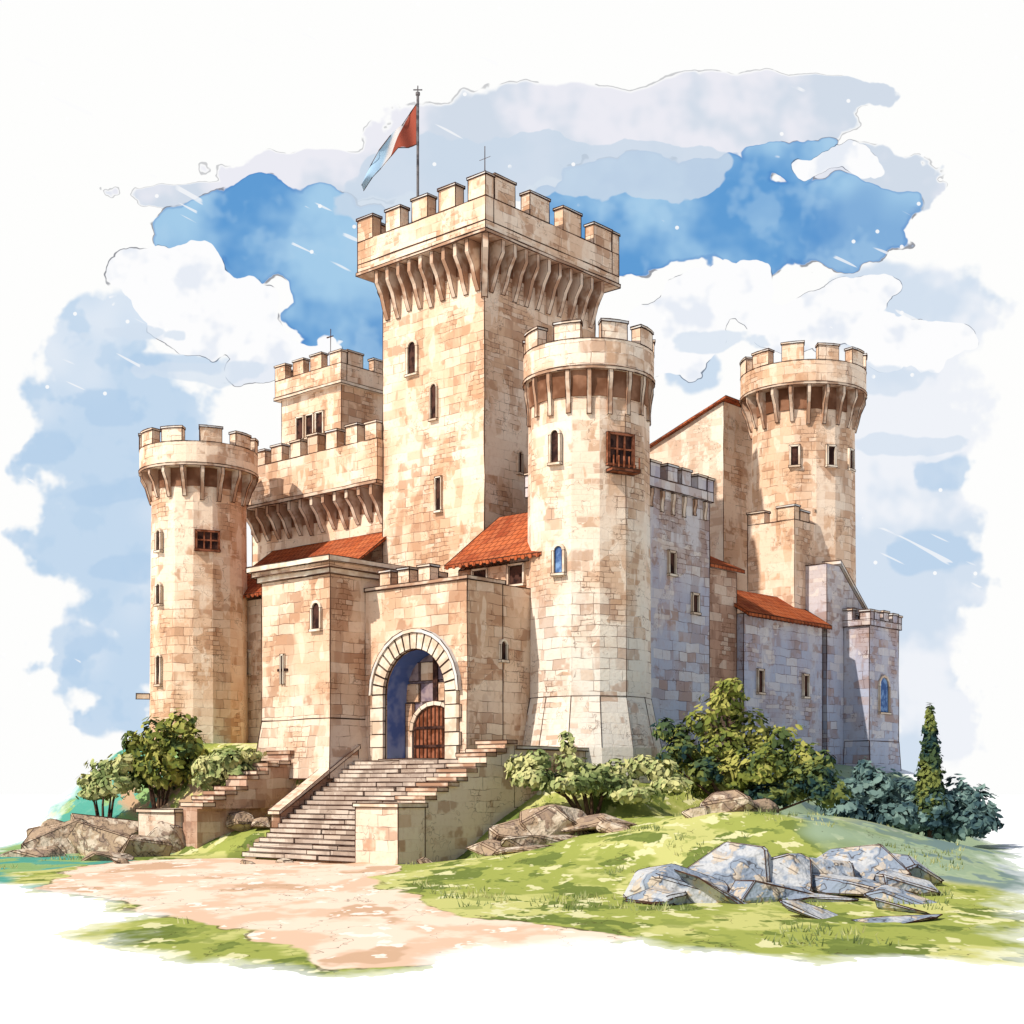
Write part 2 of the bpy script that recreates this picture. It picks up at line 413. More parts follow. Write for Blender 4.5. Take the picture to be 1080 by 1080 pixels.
for sgn in (-1,1):
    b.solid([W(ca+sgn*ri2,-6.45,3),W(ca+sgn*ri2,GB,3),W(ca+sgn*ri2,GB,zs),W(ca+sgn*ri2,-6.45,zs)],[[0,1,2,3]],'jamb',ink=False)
box(b,ca-ri2,ca+ri2,-6.9,-4.61,2.6,3.04,'step')
box(b,ca-ri2+.01,ca+ri2-.01,GB,GB+.2,3.05,7.1,'panel',ink=False)
for k in range(4):
    for zz in (5.25,6.05):
        box(b,ca-ri+.1+k*.82,ca-ri+.1+k*.82+.7,GB-.08,GB-.002,zz,zz+.7,'panel' if (k+int(zz))%2 else 'gate',r=.016)
for sgn in (-1,1):
    x0=ca+sgn*1.22; x1=ca+sgn*1.58
    box(b,min(x0,x1),max(x0,x1),GB-.16,GB-.002,3.05,5.2,'gate',r=.016)
box(b,ca-.12,ca+.12,GB-.14,GB-.09,5.2,7.08,'dark',ink=False)
dr=1.15; dz=4.15
pts=[(ca-dr,3.05),(ca+dr,3.05),(ca+dr,dz)]+[(ca+dr*math.cos(math.pi*i/10),dz+dr*.82*math.sin(math.pi*i/10)) for i in range(1,10)]+[(ca-dr,dz)]
b.extrude([W(x,GB-.12,z) for x,z in pts],DB*.118,'wood',ang=50)
for k in range(11):
    x=ca-dr+.1+k*(2*dr-.2)/10; h=dz+.82*math.sqrt(max(0,dr*dr-(x-ca)**2))-.06
    b.line(W(x,GB-.15,3.07),W(x,GB-.15,h),.026)
for z in (3.5,4.2): box(b,ca-dr+.03,ca+dr-.03,GB-.17,GB-.122,z,z+.1,'dark',ink=False)
for i in range(10):
    t0=math.pi*i/10;t1=math.pi*(i+1)/10
    q=lambda r,t:W(ca+r*math.cos(t),GB-.2,dz+r*.82*math.sin(t))
    b.extrude([q(dr,t0),q(dr+.2,t0),q(dr+.2,t1),q(dr,t1)],DB*.19,'trim',r=.014)
slit(b,W(-5.2,-4.6,6.7),RF,.28,.7)
b.build('gate_house',castle)

b=B()
box(b,-5.6,-1.1,-2.7,-.02,9.52,10.62,'gate'); 
leanto(b,-5.7,-1.1,-3,-.02,10.75,13.05)
b.extrude([W(-1.1,-2.7,10.62),W(-1.1,-.02,10.62),W(-1.1,-.02,12.9)],-DA*.3,'gate')
window(b,W(-2.3,-2.7,9.8),-DA,-DB,.7,.7,False,pane='dark'); window(b,W(-4.2,-2.7,9.8),-DA,-DB,.7,.7,False,pane='dark')
b.build('gate_lean_to',castle)

# ------------------------------------------------------------ round towers
c=(2.94,55.0); b=round_tower(c,2.32,2.5,3.45,15.8,17.45,18.45,19.05,'pale',nmer=9,ncor=19,flare=1.2,n=14,off=.12,phase=.1)
p,t,n=on_round(c,2.32,-35,14.0); window(b,p,t,n,.32,1.2,True)
p,t,n=on_round(c,2.33,27,13.9); window(b,p,t,n,.95,1.05,False,pane='dark',frame='wood',cross=True)
b.extrude([p-t*.6-UP*.35,p+t*.6-UP*.35,p+t*.6-UP*.35+n*.45,p-t*.6-UP*.35+n*.45],UP*.12,'wood')
for k in range(6): b.extrude([p+t*(-.55+k*.22)+n*.38-UP*.23,p+t*(-.51+k*.22)+n*.38-UP*.23,p+t*(-.51+k*.22)+n*.42-UP*.23],UP*.45,'wood',ink=False)
p,t,n=on_round(c,2.34,-31,9.9); window(b,p,t,n,.34,1.0,True,pane='blue')
b.build('front_round_tower',castle)

c=(-14.4,66.0); b=round_tower(c,2.15,2.66,3.0,14.9,16.35,17.3,17.95,'warm',nmer=10,ncor=18,n=16,off=.1,phase=.2)
p,t,n=on_round(c,2.16,22,12.6); window(b,p,t,n,.9,.75,False,pane='dark',frame='wood',cross=True)
for z,h in ((12.6,.9),(10.2,.9),(6.6,1.3)):
    p,t,n=on_round(c,2.2,-40,z); window(b,p,t,n,.22,h,True)
p,t,n=on_round(c,2.2,-75,6.0); b.extrude([p-t*.1,p+t*.1,p+t*.1+n*.6,p-t*.1+n*.6],UP*.25,'trim')
b.build('left_round_tower',castle)

c=(14.6,72.0); b=round_tower(c,2.55,3.1,3.0,19.7,21.5,22.55,23.3,'warm',nmer=11,ncor=21,n=16,off=.05,phase=.05)
for dg,z in ((-20,17.6),(20,17.6),(52,17.6)):
    p,t,n=on_round(c,2.56,dg,z); window(b,p,t,n,.34,.9,False)
b.build('rear_round_tower',castle)

# ------------------------------------------------------------ right flank
b=B()
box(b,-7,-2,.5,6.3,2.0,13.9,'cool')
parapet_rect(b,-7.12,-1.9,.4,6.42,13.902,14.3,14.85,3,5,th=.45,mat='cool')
corbels_line(b,W(-7,1,0),W(-7,6.3,0),-DA,7,.2,.12,13.1,13.85,mat='corbel')
for bb,z,hh in ((3.55,10.6,.85),(5.2,9.2,.7)): window(b,W(-7,bb,z),DB,-DA,.34,hh,False)
b.build('right_curtain_wall',castle)
b=B()
box(b,-6.2,-2,6.302,9.6,2.0,11.4,'rust')
b.extrude([W(-6.55,6.32,11.35),W(-6.55,9.7,11.35),W(-4,9.7,12.5),W(-4,6.32,12.5)],UP*.14,'roof')
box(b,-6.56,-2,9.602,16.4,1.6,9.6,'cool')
b.extrude([W(-6.95,9.4,9.45),W(-6.95,16.6,9.45),W(-4.6,16.6,10.9),W(-4.6,9.4,10.9)],UP*.16,'roof')
for i in range(22):
    p=W(-6.95,9.5+i*.33,9.5); b.extrude([p+DB*.09*math.cos(k*math.pi/3)+UP*.09*math.sin(k*math.pi/3) for k in range(6)],-DA*-.06,'roof',ink=False)
for bb in (10.9,14.8): window(b,W(-6.56,bb,6.2),DB,-DA,.36,.95,False)
b.build('right_wing_red_roof',castle)
b=B()
pts=[(.36,2.5),(5.4,2.5),(5.4,20.1),(.36,21.9)]
b.extrude([W(x,18.5,z) for x,z in pts],DB*4.4,['cream','cream','cream','cream','cream','warm'])
b.extrude([W(.1,18.3,22.0),W(5.6,18.3,20.02),W(5.6,18.3,20.14),W(.1,18.3,22.12)],DB*4.8,'roof')
slit(b,W(2.4,18.5,16.5),LF,.3,1.2)
b.build('great_hall',castle)
b=B()
box(b,-5.5,-2.9,15.66,20,2.4,14.7,'warm')
merlons_line(b,'a',15.66,16.1,-5.5,-2.9,14.7,15.25,2); merlons_line(b,'b',-5.5,-5.05,16.17,19.9,14.7,15.25,3)
pts=[(16.68,1.4),(23,1.4),(23,9.3),(21.3,9.9),(17.9,12.6),(16.68,12.6)]
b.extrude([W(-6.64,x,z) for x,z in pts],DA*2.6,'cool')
pts=[(17.85,12.7),(21.3,9.98),(21.3,10.16),(17.85,12.88)]
b.extrude([W(-6.75,x,z) for x,z in pts],DA*2.8,'cap')
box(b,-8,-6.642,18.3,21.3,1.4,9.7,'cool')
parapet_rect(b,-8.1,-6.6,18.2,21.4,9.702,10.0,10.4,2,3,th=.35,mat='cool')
window(b,W(-8,19.7,5.6),DB,-DA,.9,1.7,True,pane='blue')
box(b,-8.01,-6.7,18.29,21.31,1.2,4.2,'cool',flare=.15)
b.build('right_bastion',castle)

# ------------------------------------------------------------ stairs
st=empty('stone_staircase')
b=B(); n=21; z0,z1=-.45,3.0; bT,bB=-7.1,-12.5
for i in range(n):
    bb=bB+(bT-bB)*i/n
    zt=z0+(z1-z0)*(i+1)/n
    cuts=[-6.05,-4.6+jit(.8),-2.6+jit(.8),.05]
    for j in range(3):
        box(b,cuts[j]+(.0 if j==0 else .012),cuts[j+1],bb+jit(.06),bT+.6-.01*j,zt-(z1-z0)/n,zt-.002-abs(jit(.02)),'step',r=.02)
box(b,-6.05,.22,-7.1+.6,-6.52,2.2,2.99,'step',ink=False)
b.build('steps',st)
b=B()
box(b,-8.1,-6.1,-12.7,-11.5,-.8,1.35,'gate'); box(b,-8.16,-6.04,-12.76,-11.44,1.352,1.48,'trim')
box(b,-8.0,-6.7,-11.5,-4.2,-.9,1.3,'gate',ink=False)
for i in range(9):
    x0=-11.4+i*.48; zt=1.55+i*.235+jit(.08)
    box(b,-8.0,-6.7,x0,x0+.478,1.302,zt,'gate',ink=False); box(b,-8.05+jit(.06),-6.6,x0-.02,x0+.5,zt+.002,zt+.13,'corbel',r=.02)
box(b,-8.0,-6.7,-7.08,-3.2,1.302,3.3,'gate'); box(b,-8.08,-6.62,-7.05,-3.1,3.302,3.42,'trim')
box(b,-6.698,-6.06,-11.4,-6.6,-.8,1.0,'gate',ink=False)
pts=[(-11.5,-.4),(-7.0,2.9),(-6.5,2.9),(-6.5,3.3),(-7.1,3.3),(-11.5,.35)]
b.extrude([W(-6.68,x,z) for x,z in pts],DA*.6,'rust')
b.build('right_parapet_wall',st)
b=B()
box(b,3.55,5.9,-12.9,-11.5,-.9,1.05,'gate'); box(b,3.48,5.97,-12.97,-11.43,1.052,1.18,'trim')
box(b,2.6,3.5,-12.6,-8.1,-.9,1.2,'rust',ink=False)
for i in range(9):
    x0=-12.6+i*.5; zt=1.25+i*.24+jit(.09)
    box(b,2.3,3.55,x0,x0+.498,1.202,zt,'rust',ink=False); box(b,2.22+jit(.08),3.6,x0-.02,x0+.52,zt+.002,zt+.14,'corbel',r=.02)
pts=[(-10.8,-.6),(-8.8,-.6),(-7,2.6),(-7,3.45),(-10.8,1.05)]
b.extrude([W(.07,x,z) for x,z in pts],DA*.5,'rust')
pts=[(-10.9,1.0),(-6.98,3.48),(-6.98,3.62),(-10.9,1.14)]
b.extrude([W(-.02,x,z) for x,z in pts],DA*.68,'gate')
b.build('left_parapet_wall',st)

# ------------------------------------------------------------ flag
fl=empty('flag')
px,py=W(5,1,0).x,W(5,1,0).y
b=B(); 
b.extrude([Vector((px+.06*math.cos(k*math.pi/4),py+.06*math.sin(k*math.pi/4),25.3)) for k in range(8)],UP*7.6,'metal',ink=False)
b.extrude([Vector((px+.1*math.cos(k*math.pi/4),py+.1*math.sin(k*math.pi/4),32.9)) for k in range(8)],UP*.12,'metal',ink=False)
b.extrude([Vector((px+.025*math.cos(k*math.pi/4),py+.025*math.sin(k*math.pi/4),33.02)) for k in range(8)],UP*.3,'metal',ink=False)
b.extrude([Vector((px-.2,py-.02,33.12)),Vector((px+.2,py-.02,33.12)),Vector((px+.2,py+.02,33.12)),Vector((px-.2,py+.02,33.12))],UP*.04,'metal',ink=False)
b.build('pole',fl)
top=[(0,32.5),(-.3,32.15),(-.62,31.5),(-1.15,31.0),(-1.7,30.55),(-2.05,29.8),(-2.42,28.75)]
bot=[(0,30.7),(-.35,30.5),(-.8,30.5),(-1.25,30.2),(-1.6,29.6),(-1.95,29.1),(-2.38,28.7)]
def cat(P,s):
    s=s*(len(P)-1); i=min(int(s),len(P)-2); f=s-i
    return tuple(P[i][k]*(1-f)+P[i+1][k]*f for k in(0,1))
me=bpy.data.meshes.new('cloth'); V=[];F=[];U=[]
ns,nv=28,8
for i in range(ns+1):
    for j in range(nv+1):
        s=i/ns;v=j/nv; a=cat(top,s);c_=cat(bot,s); x=a[0]*(1-v)+c_[0]*v; z=a[1]*(1-v)+c_[1]*v
        V.append((px+x-.06,py+.3*math.sin(s*11+v*2.2)*min(1,s*3),z)); U.append((s,v))
for i in range(ns):
    for j in range(nv): F.append([i*(nv+1)+j,(i+1)*(nv+1)+j,(i+1)*(nv+1)+j+1,i*(nv+1)+j+1])
me.from_pydata(V,[],F); uvl=me.uv_layers.new(name='UVMap')
for lp in me.loops: uvl.data[lp.index].uv=U[lp.vertex_index]
m,t,bs=newmat('flag_cloth')
uv=t.node('ShaderNodeTexCoord').outputs['UV']; sx=t.node('ShaderNodeSeparateXYZ',{'Vector':uv})
e=t.m('ADD',sx.outputs[0],t.m('MULTIPLY',sx.outputs[1],-.22)); 
cc=t.mix(t.step(e,.26,.27),lin(150,76,60),lin(214,206,202)); cc=t.mix(t.step(e,.36,.5),cc,lin(150,176,196))
t.put(bs.inputs['Base Color'],cc); me.materials.append(m)
for p in me.polygons:p.use_smooth=True
o=bpy.data.objects.new('cloth',me); SC.collection.objects.link(o); o.parent=fl
b=B()
for P_ in (top,bot):
    for i in range(len(P_)-1):
        q=[]
        for s in (i/(len(P_)-1),(i+1)/(len(P_)-1)):
            x,z=cat(P_,s); v=0 if P_ is top else 1
            q.append(Vector((px+x-.06,py+.3*math.sin(s*11+v*2.2)*min(1,s*3)-.01,z)))
        b.line(q[0],q[1],.022)
b.extrude([Vector((px-.07,py-.02,30.7)),Vector((px-.05,py-.02,30.7)),Vector((px-.05,py+.02,30.7))],UP*1.8,'metal',ink=False)
b.build('hem',fl)

# ------------------------------------------------------------ terrain
def sdf_poly(X,Y,poly):
    d=np.full(X.shape,1e9); inside=np.zeros(X.shape,bool); n=len(poly)
    for i in range(n):
        x0,y0=poly[i];x1,y1=poly[(i+1)%n]; ex,ey=x1-x0,y1-y0
        t=np.clip(((X-x0)*ex+(Y-y0)*ey)/(ex*ex+ey*ey),0,1)
        d=np.minimum(d,np.hypot(X-x0-t*ex,Y-y0-t*ey))
        c=((y0>Y)!=(y1>Y))&(X<(x1-x0)*(Y-y0)/((y1-y0) if y1!=y0 else 1e-9)+x0); inside^=c
    return np.where(inside,d,-d)
def sm(t): t=np.clip(t,0,1); return t*t*(3-2*t)
def height(X,Y):
    X=np.asarray(X,float);Y=np.asarray(Y,float)
    dx=X-O.x;dy=Y-O.y; a=dx*DA.x+dy*DA.y; bb=dx*DB.x+dy*DB.y
    be=-6.8+4.0*sm((-5.5-a)/2.0)
    da=np.maximum(np.maximum(-6.6-a,a-14.5),0); db=np.maximum(np.maximum(be-bb,bb-22),0)
    d=np.hypot(da,db)
    topz=3.0+.9*sm((a-3)/5)
    wob=.28*np.sin(X*.45+1)*np.cos(Y*.38)+.16*np.sin(X*1.1+Y*.7)
    wd=7.5+2.0*sm((-a-5)/8)
    z=-.45+(topz+.45)*sm(1-d/wd)+wob*sm(1-np.abs(d-5)/7)
    # grassy shoulder in front of the right flank
    sh=-.45+1.75*np.exp(-(((X-7.5)/6.5)**2+((Y-44)/7.5)**2))+.10*np.sin(X*1.3)*np.sin(Y*.9)*np.exp(-((X-7)/7)**2-((Y-40)/9)**2)
    k=sm((-8.4-a)/2.0)
    z=z*(1-k)+np.maximum(z,sh+.35*(z+.45))*k
    line=-.45+(3.45)*np.clip((bb+12.3)/5.2,0,1)-.35
    k2=sm((a+6.4)/.5)*sm((.5-a)/.4)*sm((-6.3-bb)/.4)
    z=np.where(k2>0,z*(1-k2)+np.minimum(z,line)*k2,z)
    k3=sm((a-.2)/.3)*sm((2.9-a)/.3)*sm((-8.0-bb)/1.0)
    z=z-k3*np.clip(z+.3,0,None)*.55
    z=np.where((bb<-12.0),-.45+(z+.45)*(1-sm((-12.0-bb)/1.5)*sm((a+9.4)/1.5)*sm((8-a)/3)),z)
    return z
def gh(x,y): return float(height(np.array([x]),np.array([y]))[0])
def axis(lo,hi,step,far):
    core=np.arange(lo,hi+step,step); o=[];d=step
    e=core[-1]
    while e<far: d*=1.35; e+=d; o.append(e)
    i=[];d=step;e=core[0]
    while e>-far: d*=1.35; e-=d; i.append(e)
    return np.array(i[::-1]+list(core)+o)
xs=axis(-32,36,.3,900); ys=axis(8,95,.3,900)
XX,YY=np.meshgrid(xs,ys); ZZ=height(XX,YY)
isl=[(-6.4,21.6),(-4.6,19.8),(-2.4,18.6),(-1.0,19.4),(-.1,21.2),(1.2,22.6),(2.6,21.2),(4.2,20.0),(6.8,20.0),(8.4,22),(9.4,25),(10.2,28),(12,33),(15,42),(18,50),(20,58),(21,66),(15,78),(0,80),(-13,76),(-17.5,68),(-19.8,60),(-20,54),(-20,48),(-16.5,40),(-12.5,35.5),(-10.4,33),(-8.6,30.5),(-7.6,27.5),(-7.4,24.5)]
pth=[(-9.5,50),(-12.8,48),(-13.4,44),(-12.2,37),(-9.6,32),(-7.4,28.5),(-5.2,25.3),(-3.9,22.5),(-2.2,19.2),(-.4,20.6),(1.2,22.0),(2.0,23.2),(.6,25.5),(-1.2,29),(-2.6,34),(-3.1,39),(-3.7,45),(-4.6,49)]
I=sdf_poly(XX,YY,isl); Pp=sdf_poly(XX,YY,pth)
nr,nc=XX.shape
me=bpy.data.meshes.new('ground')
idx=np.arange(nr*nc).reshape(nr,nc)
F=np.stack([idx[:-1,:-1],idx[:-1,1:],idx[1:,1:],idx[1:,:-1]],-1).reshape(-1,4)
me.vertices.add(nr*nc); me.vertices.foreach_set('co',np.stack([XX,YY,ZZ],-1).ravel())
me.loops.add(F.size); me.loops.foreach_set('vertex_index',F.ravel())
me.polygons.add(len(F)); me.polygons.foreach_set('loop_start',np.arange(0,F.size,4)); me.polygons.foreach_set('loop_total',np.full(len(F),4))
me.polygons.foreach_set('use_smooth',np.ones(len(F),bool))
me.update(calc_edges=True)
for nm,ar in(('isl',I),('pth',Pp)):
    at=me.attributes.new(nm,'FLOAT','POINT'); at.data.foreach_set('value',np.clip(ar,-30,30).ravel())
m,t,bs=newmat('ground_watercolour')
ob=t.node('ShaderNodeTexCoord').outputs['Object']
isA=t.node('ShaderNodeAttribute',attribute_name='isl').outputs['Fac']; ptA=t.node('ShaderNodeAttribute',attribute_name='pth').outputs['Fac']
obs=t.vma(ob,(1,.5,1),(0,0,0))
n1=t.noise(obs,.38,4,.55); n2=t.noise(obs,.7,4,.55); n3=t.noise(obs,1.5,3,.6); n4=t.noise(obs,.25,2)
g=t.mix(t.step(n1,.43,.48),(.50,.49,.17,1),(.31,.34,.08,1))
g=t.mix(t.step(n2,.54,.56),g,(.15,.19,.045,1))
g=t.mix(t.step(n3,.59,.62),g,(.62,.59,.31,1))
g=t.mix(t.m('MULTIPLY',t.step(n3,.40,.38),.6),g,(.21,.25,.06,1))
sx=t.node('ShaderNodeSeparateXYZ',{'Vector':ob})
bl=t.m('ADD',t.m('MULTIPLY',t.m('SUBTRACT',n4,.5),16),sx.outputs[0])
g=t.mix(t.step(bl,9.0,11.0,0,.9),g,t.mix(t.step(n2,.46,.50),(.13,.20,.21,1),(.28,.36,.24,1)))  # blue-grey shadow area painted into the right-hand ground
g=t.mix(t.step(t.m('MULTIPLY',bl,-1),13.0,14.0,0,.9),g,t.mix(t.step(n2,.50,.54),(.06,.30,.25,1),(.24,.38,.15,1)))
p_=t.mix(t.step(n2,.44,.54),(.68,.46,.32,1),(.78,.61,.47,1)); p_=t.mix(t.step(n1,.57,.60),p_,(.56,.36,.23,1)); p_=t.mix(t.step(n3,.62,.64),p_,(.84,.73,.62,1))
edgep=t.m('ADD',ptA,t.m('MULTIPLY',t.m('SUBTRACT',n1,.5),4))
col=t.mix(t.step(edgep,-.05,.15),g,p_)
ln=t.m('MULTIPLY',t.step(t.m('ABSOLUTE',edgep),.08,.03),t.step(n3,.45,.55))
nz=t.node('ShaderNodeSeparateXYZ',{'Vector':t.node('ShaderNodeNewGeometry').outputs['Normal']}).outputs[2]
col=t.mix(t.m('MULTIPLY',t.step(nz,.82,.76),t.step(n3,.45,.5)),col,(.42,.28,.17,1))
sc=t.noise(obs,.6,4,.55); pen=t.m('MULTIPLY',t.step(t.m('ABSOLUTE',t.m('SUBTRACT',sc,.5)),.004,.001),t.step(n2,.46,.51))
col=t.mix(t.m('MULTIPLY',t.m('MAXIMUM',pen,ln),.65),col,lin(70,55,38))
ed1=t.noise(obs,.55,4,.6)
edge=t.m('ADD',isA,t.m('MULTIPLY',t.m('SUBTRACT',ed1,.5),4.2))
paper=(.93,.93,.92,1)
soft=t.step(edge,0,.06)
wash=t.step(edge,.1,.9,.4,0)
col=t.mix(wash,col,paper)
col=t.mix(soft,paper,col)
t.put(bs.inputs['Base Color'],col)
me.materials.append(m)
o=bpy.data.objects.new('ground',me); SC.collection.objects.link(o)

# ------------------------------------------------------------ rocks
def rockmat(name,c1,c2,c3):
    m,t,b=newmat(name); ob=t.node('ShaderNodeTexCoord').outputs['Object']
    n1=t.noise(ob,.9,3,.6);n2=t.noise(ob,2.4,3,.6)
    wv=t.node('ShaderNodeTexWave',{'Vector':ob,'Scale':1.0,'Distortion':7.0,'Detail':2.0},wave_type='BANDS',bands_direction='DIAGONAL').outputs['Fac']
    c=t.mix(t.step(n1,.46,.50),c1,c2); c=t.mix(t.step(n2,.54,.57),c,c3); c=t.mix(t.m('MULTIPLY',t.step(wv,.75,.8),.35),c,c2)
    ln=t.m('MULTIPLY',t.step(t.m('ABSOLUTE',t.m('SUBTRACT',n1,.52)),.010,.003),.75)
    ln=t.m('MAXIMUM',ln,t.m('MULTIPLY',t.m('MULTIPLY',t.step(wv,.04,.01),.6),t.step(n2,.48,.52)))
    c=t.mix(ln,c,lin(60,52,50)); t.put(b.inputs['Base Color'],c)
    bp=t.node('ShaderNodeBump',{'Height':n2,'Distance':.2,'Strength':.8}); t.l.new(bp.outputs[0],b.inputs['Normal'])
    return m
M['rockg']=rockmat('rock_grey',(.46,.46,.46,1),(.24,.28,.34,1),(.50,.42,.33,1))
M['rockb']=rockmat('rock_tan',(.56,.46,.35,1),(.38,.27,.18,1),(.27,.19,.14,1))
def rocks(name,specs,mat,seed,npts=18):
    random.seed(seed); b=B(); b.ink_r=.014
    for (x,y,sx_,sy_,sz_,dz) in specs:
        z=gh(x,y)+dz; bm=bmesh.new(); rot=random.uniform(-.5,.5); tilt=random.uniform(-.35,.12)
        for i in range(npts):
            v=Vector((random.gauss(0,1),random.gauss(0,1),random.gauss(0,1))).normalized()*random.uniform(.85,1.12)
            v=Vector((v.x*sx_,v.y*sy_,max(v.z,-.5)*sz_))
            bm.verts.new((x+v.x*math.cos(rot)-v.y*math.sin(rot),y+v.x*math.sin(rot)+v.y*math.cos(rot),z+v.z+v.x*tilt))
        r=bmesh.ops.convex_hull(bm,input=bm.verts); 
        bmesh.ops.delete(bm,geom=[v for v in bm.verts if not v.link_faces],context='VERTS')
        bmesh.ops.dissolve_limit(bm,angle_limit=.42,verts=bm.verts,edges=bm.edges)
        bmesh.ops.bevel(bm,geom=bm.edges[:],offset=.05,segments=1,affect='EDGES',clamp_overlap=True)
        bm.verts.index_update(); V=[v.co.copy() for v in bm.verts]; F=[[v.index for v in f.verts] for f in bm.faces]
        b.solid(V,F,mat,ang=24); bm.free()
    return b.build(name,None)
# one long low outcrop sloping down to the right
rocks('rock_outcrop',[(3.6,30.8,1.2,1.0,.8,.0),(4.6,31.4,1.5,1.1,1.15,.0),(5.7,31.6,1.4,1.0,.95,.0),(4.3,29.9,1.3,.8,.5,0),(5.6,30.2,1.3,.7,.45,0),(3.0,30.0,.8,.6,.35,0),
  (6.7,32.4,1.4,.9,.85,.0),(7.7,33.0,1.5,1.0,1.05,.0),(8.8,33.4,1.3,1.0,.75,.0),(7.5,31.4,1.5,.8,.5,0),(9.0,31.8,1.2,.7,.35,0),(6.4,30.2,1.1,.6,.3,0),(8.3,30.2,1.2,.6,.25,0)],'rockg',3)
rocks('rock_outcrop',[(5.9,27,1.0,.6,.16,0),(6.9,26.2,1.1,.5,.13,0),(7.8,28.0,1.2,.7,.2,0)],'rockg',4)
rocks('rock_outcrop',[(.4,45.8,1.3,.9,.9,.2),(1.6,45.9,1.7,1.0,.95,.1),(2.7,45.3,1.6,.8,.5,.1),(-.5,44.9,1.1,.6,.5,0),(1.2,44.4,1.8,.7,.4,0),(3.2,44.6,1.0,.6,.35,0),(.4,43.4,1.2,.5,.22,0)],'rockb',5)
rocks('rock_outcrop',[(6.5,43.2,1.0,.8,.6,.05),(7.4,43.6,.8,.7,.45,.0),(5.7,43.0,.7,.5,.3,.0)],'rockb',6)
rocks('rock_outcrop',[(-16.5,53,1.9,1.3,1.3,.1),(-14.6,51,1.9,1,1.05,.1),(-17.6,56,1.5,1,1.1,0),(-13.0,50.5,1.2,.9,.8,.1),(-13.5,48,1.1,.7,.35,0),(-15.3,55,1.8,1.1,1.6,.1),(-18.3,57,1.2,.8,.7,0),(-12.6,53,1.2,.9,1.0,.1),(-16.8,50.5,1.4,.6,.4,0)],'rockb',9)
rocks('rock_outcrop',[(-9.1,53,.6,.6,.4,.1),(-10.0,53.6,.8,.8,.6,.1),(-11.4,54.5,1.0,.8,.9,.1)],'rockb',12)
rocks('rock_outcrop',[(-7.4,46.6,.35,.25,.16,0),(-8.4,45.6,.3,.2,.12,0),(-12.5,46,.4,.3,.2,0),(-2.6,43.6,.35,.25,.2,0)],'rockb',13)

# ------------------------------------------------------------ foliage
def leafmat(name,cl,cm,cd):
    m,t,b=newmat(name); ge=t.node('ShaderNodeNewGeometry'); ob=t.node('ShaderNodeTexCoord').outputs['Object']
    n=t.noise(ob,1.1,2,.5); r=ge.outputs['Random Per Island']
    v=t.m('ADD',t.m('MULTIPLY',n,1.6),t.m('MULTIPLY',r,.22))
    c=t.mix(t.step(v,.76,.82),cd,cm); c=t.mix(t.step(v,.96,1.01),c,cl)
    t.put(b.inputs['Base Color'],c); return m
M['leafo']=leafmat('foliage_olive',(.34,.32,.085,1),(.165,.185,.04,1),(.06,.085,.03,1))
M['leafy']=leafmat('foliage_light',(.48,.46,.20,1),(.30,.33,.13,1),(.14,.18,.065,1))
M['leafd']=leafmat('foliage_dark',(.16,.18,.05,1),(.06,.09,.04,1),(.018,.04,.04,1))
M['leafb']=leafmat('foliage_bluegreen',(.17,.25,.22,1),(.085,.14,.13,1),(.04,.075,.085,1))
M['bark']=plain('bark',lin(86,66,52),lin(60,44,38),4.)
def foliage(name,clumps,mat,seed,leaf=.13,dens=260,trunks=()):
    rng=np.random.default_rng(seed); par=empty(name)
    V=[];F=[]
    for (x,y,z,r,rz) in clumps:
        n=int(dens*r*max(r,rz))+60
        d=rng.normal(size=(n,3)); d/=np.linalg.norm(d,axis=1)[:,None]
        rad=rng.uniform(.45,1.0,n)**.5
        lump=np.array([mnoise.noise(Vector((x*3+q[0]*2.2,y*3+q[1]*2.2,z+q[2]*2.2))) for q in d])
        rad=rad*(1+.55*lump)
        P=np.array([x,y,z])+d*np.array([r,r,rz])*rad[:,None]
        for p,nn in zip(P,d):
            nv=Vector(nn)+Vector((-.15,-.15,.35))+Vector(rng.normal(size=3))*.3; nv.normalize()
            a=nv.orthogonal().normalized(); bb=nv.cross(a); an=rng.uniform(0,6.28)
            a,bb=a*math.cos(an)+bb*math.sin(an),bb*math.cos(an)-a*math.sin(an)
            s=leaf*rng.uniform(.5,1.6); o=len(V); p=Vector(p)
            V+= [p-a*s,p-a*s*.3+bb*s*.55,p+a*s*.6+bb*s*.4,p+a*s*1.1,p+a*s*.4-bb*s*.5,p-a*s*.4-bb*s*.45]
            F.append([o,o+1,o+2,o+3,o+4,o+5])
    me=bpy.data.meshes.new('crown'); me.from_pydata([tuple(v) for v in V],[],F); me.materials.append(M[mat])
    o=bpy.data.objects.new('crown',me); SC.collection.objects.link(o); o.parent=par
    if trunks:
        b=B()
        for (p,q,r0,r1) in trunks:
            p,q=Vector(p),Vector(q); dd=(q-p).normalized(); a=dd.orthogonal().normalized(); c=dd.cross(a)
            R=[p+(a*math.cos(k*1.047)+c*math.sin(k*1.047))*r0 for k in range(6)]+[q+(a*math.cos(k*1.047)+c*math.sin(k*1.047))*r1 for k in range(6)]
            b.solid(R,[[k,(k+1)%6,6+(k+1)%6,6+k] for k in range(6)]+[list(range(6)),list(range(6,12))],'bark',ink=False)
        b.build('branches',par)
    return par
def px2(u,v,Y,ru,rv):   # pixel position + depth -> clump
    k=Y/1513; return ((u-540)*k,Y,2+(830-v)*k,ru*k,rv*k)
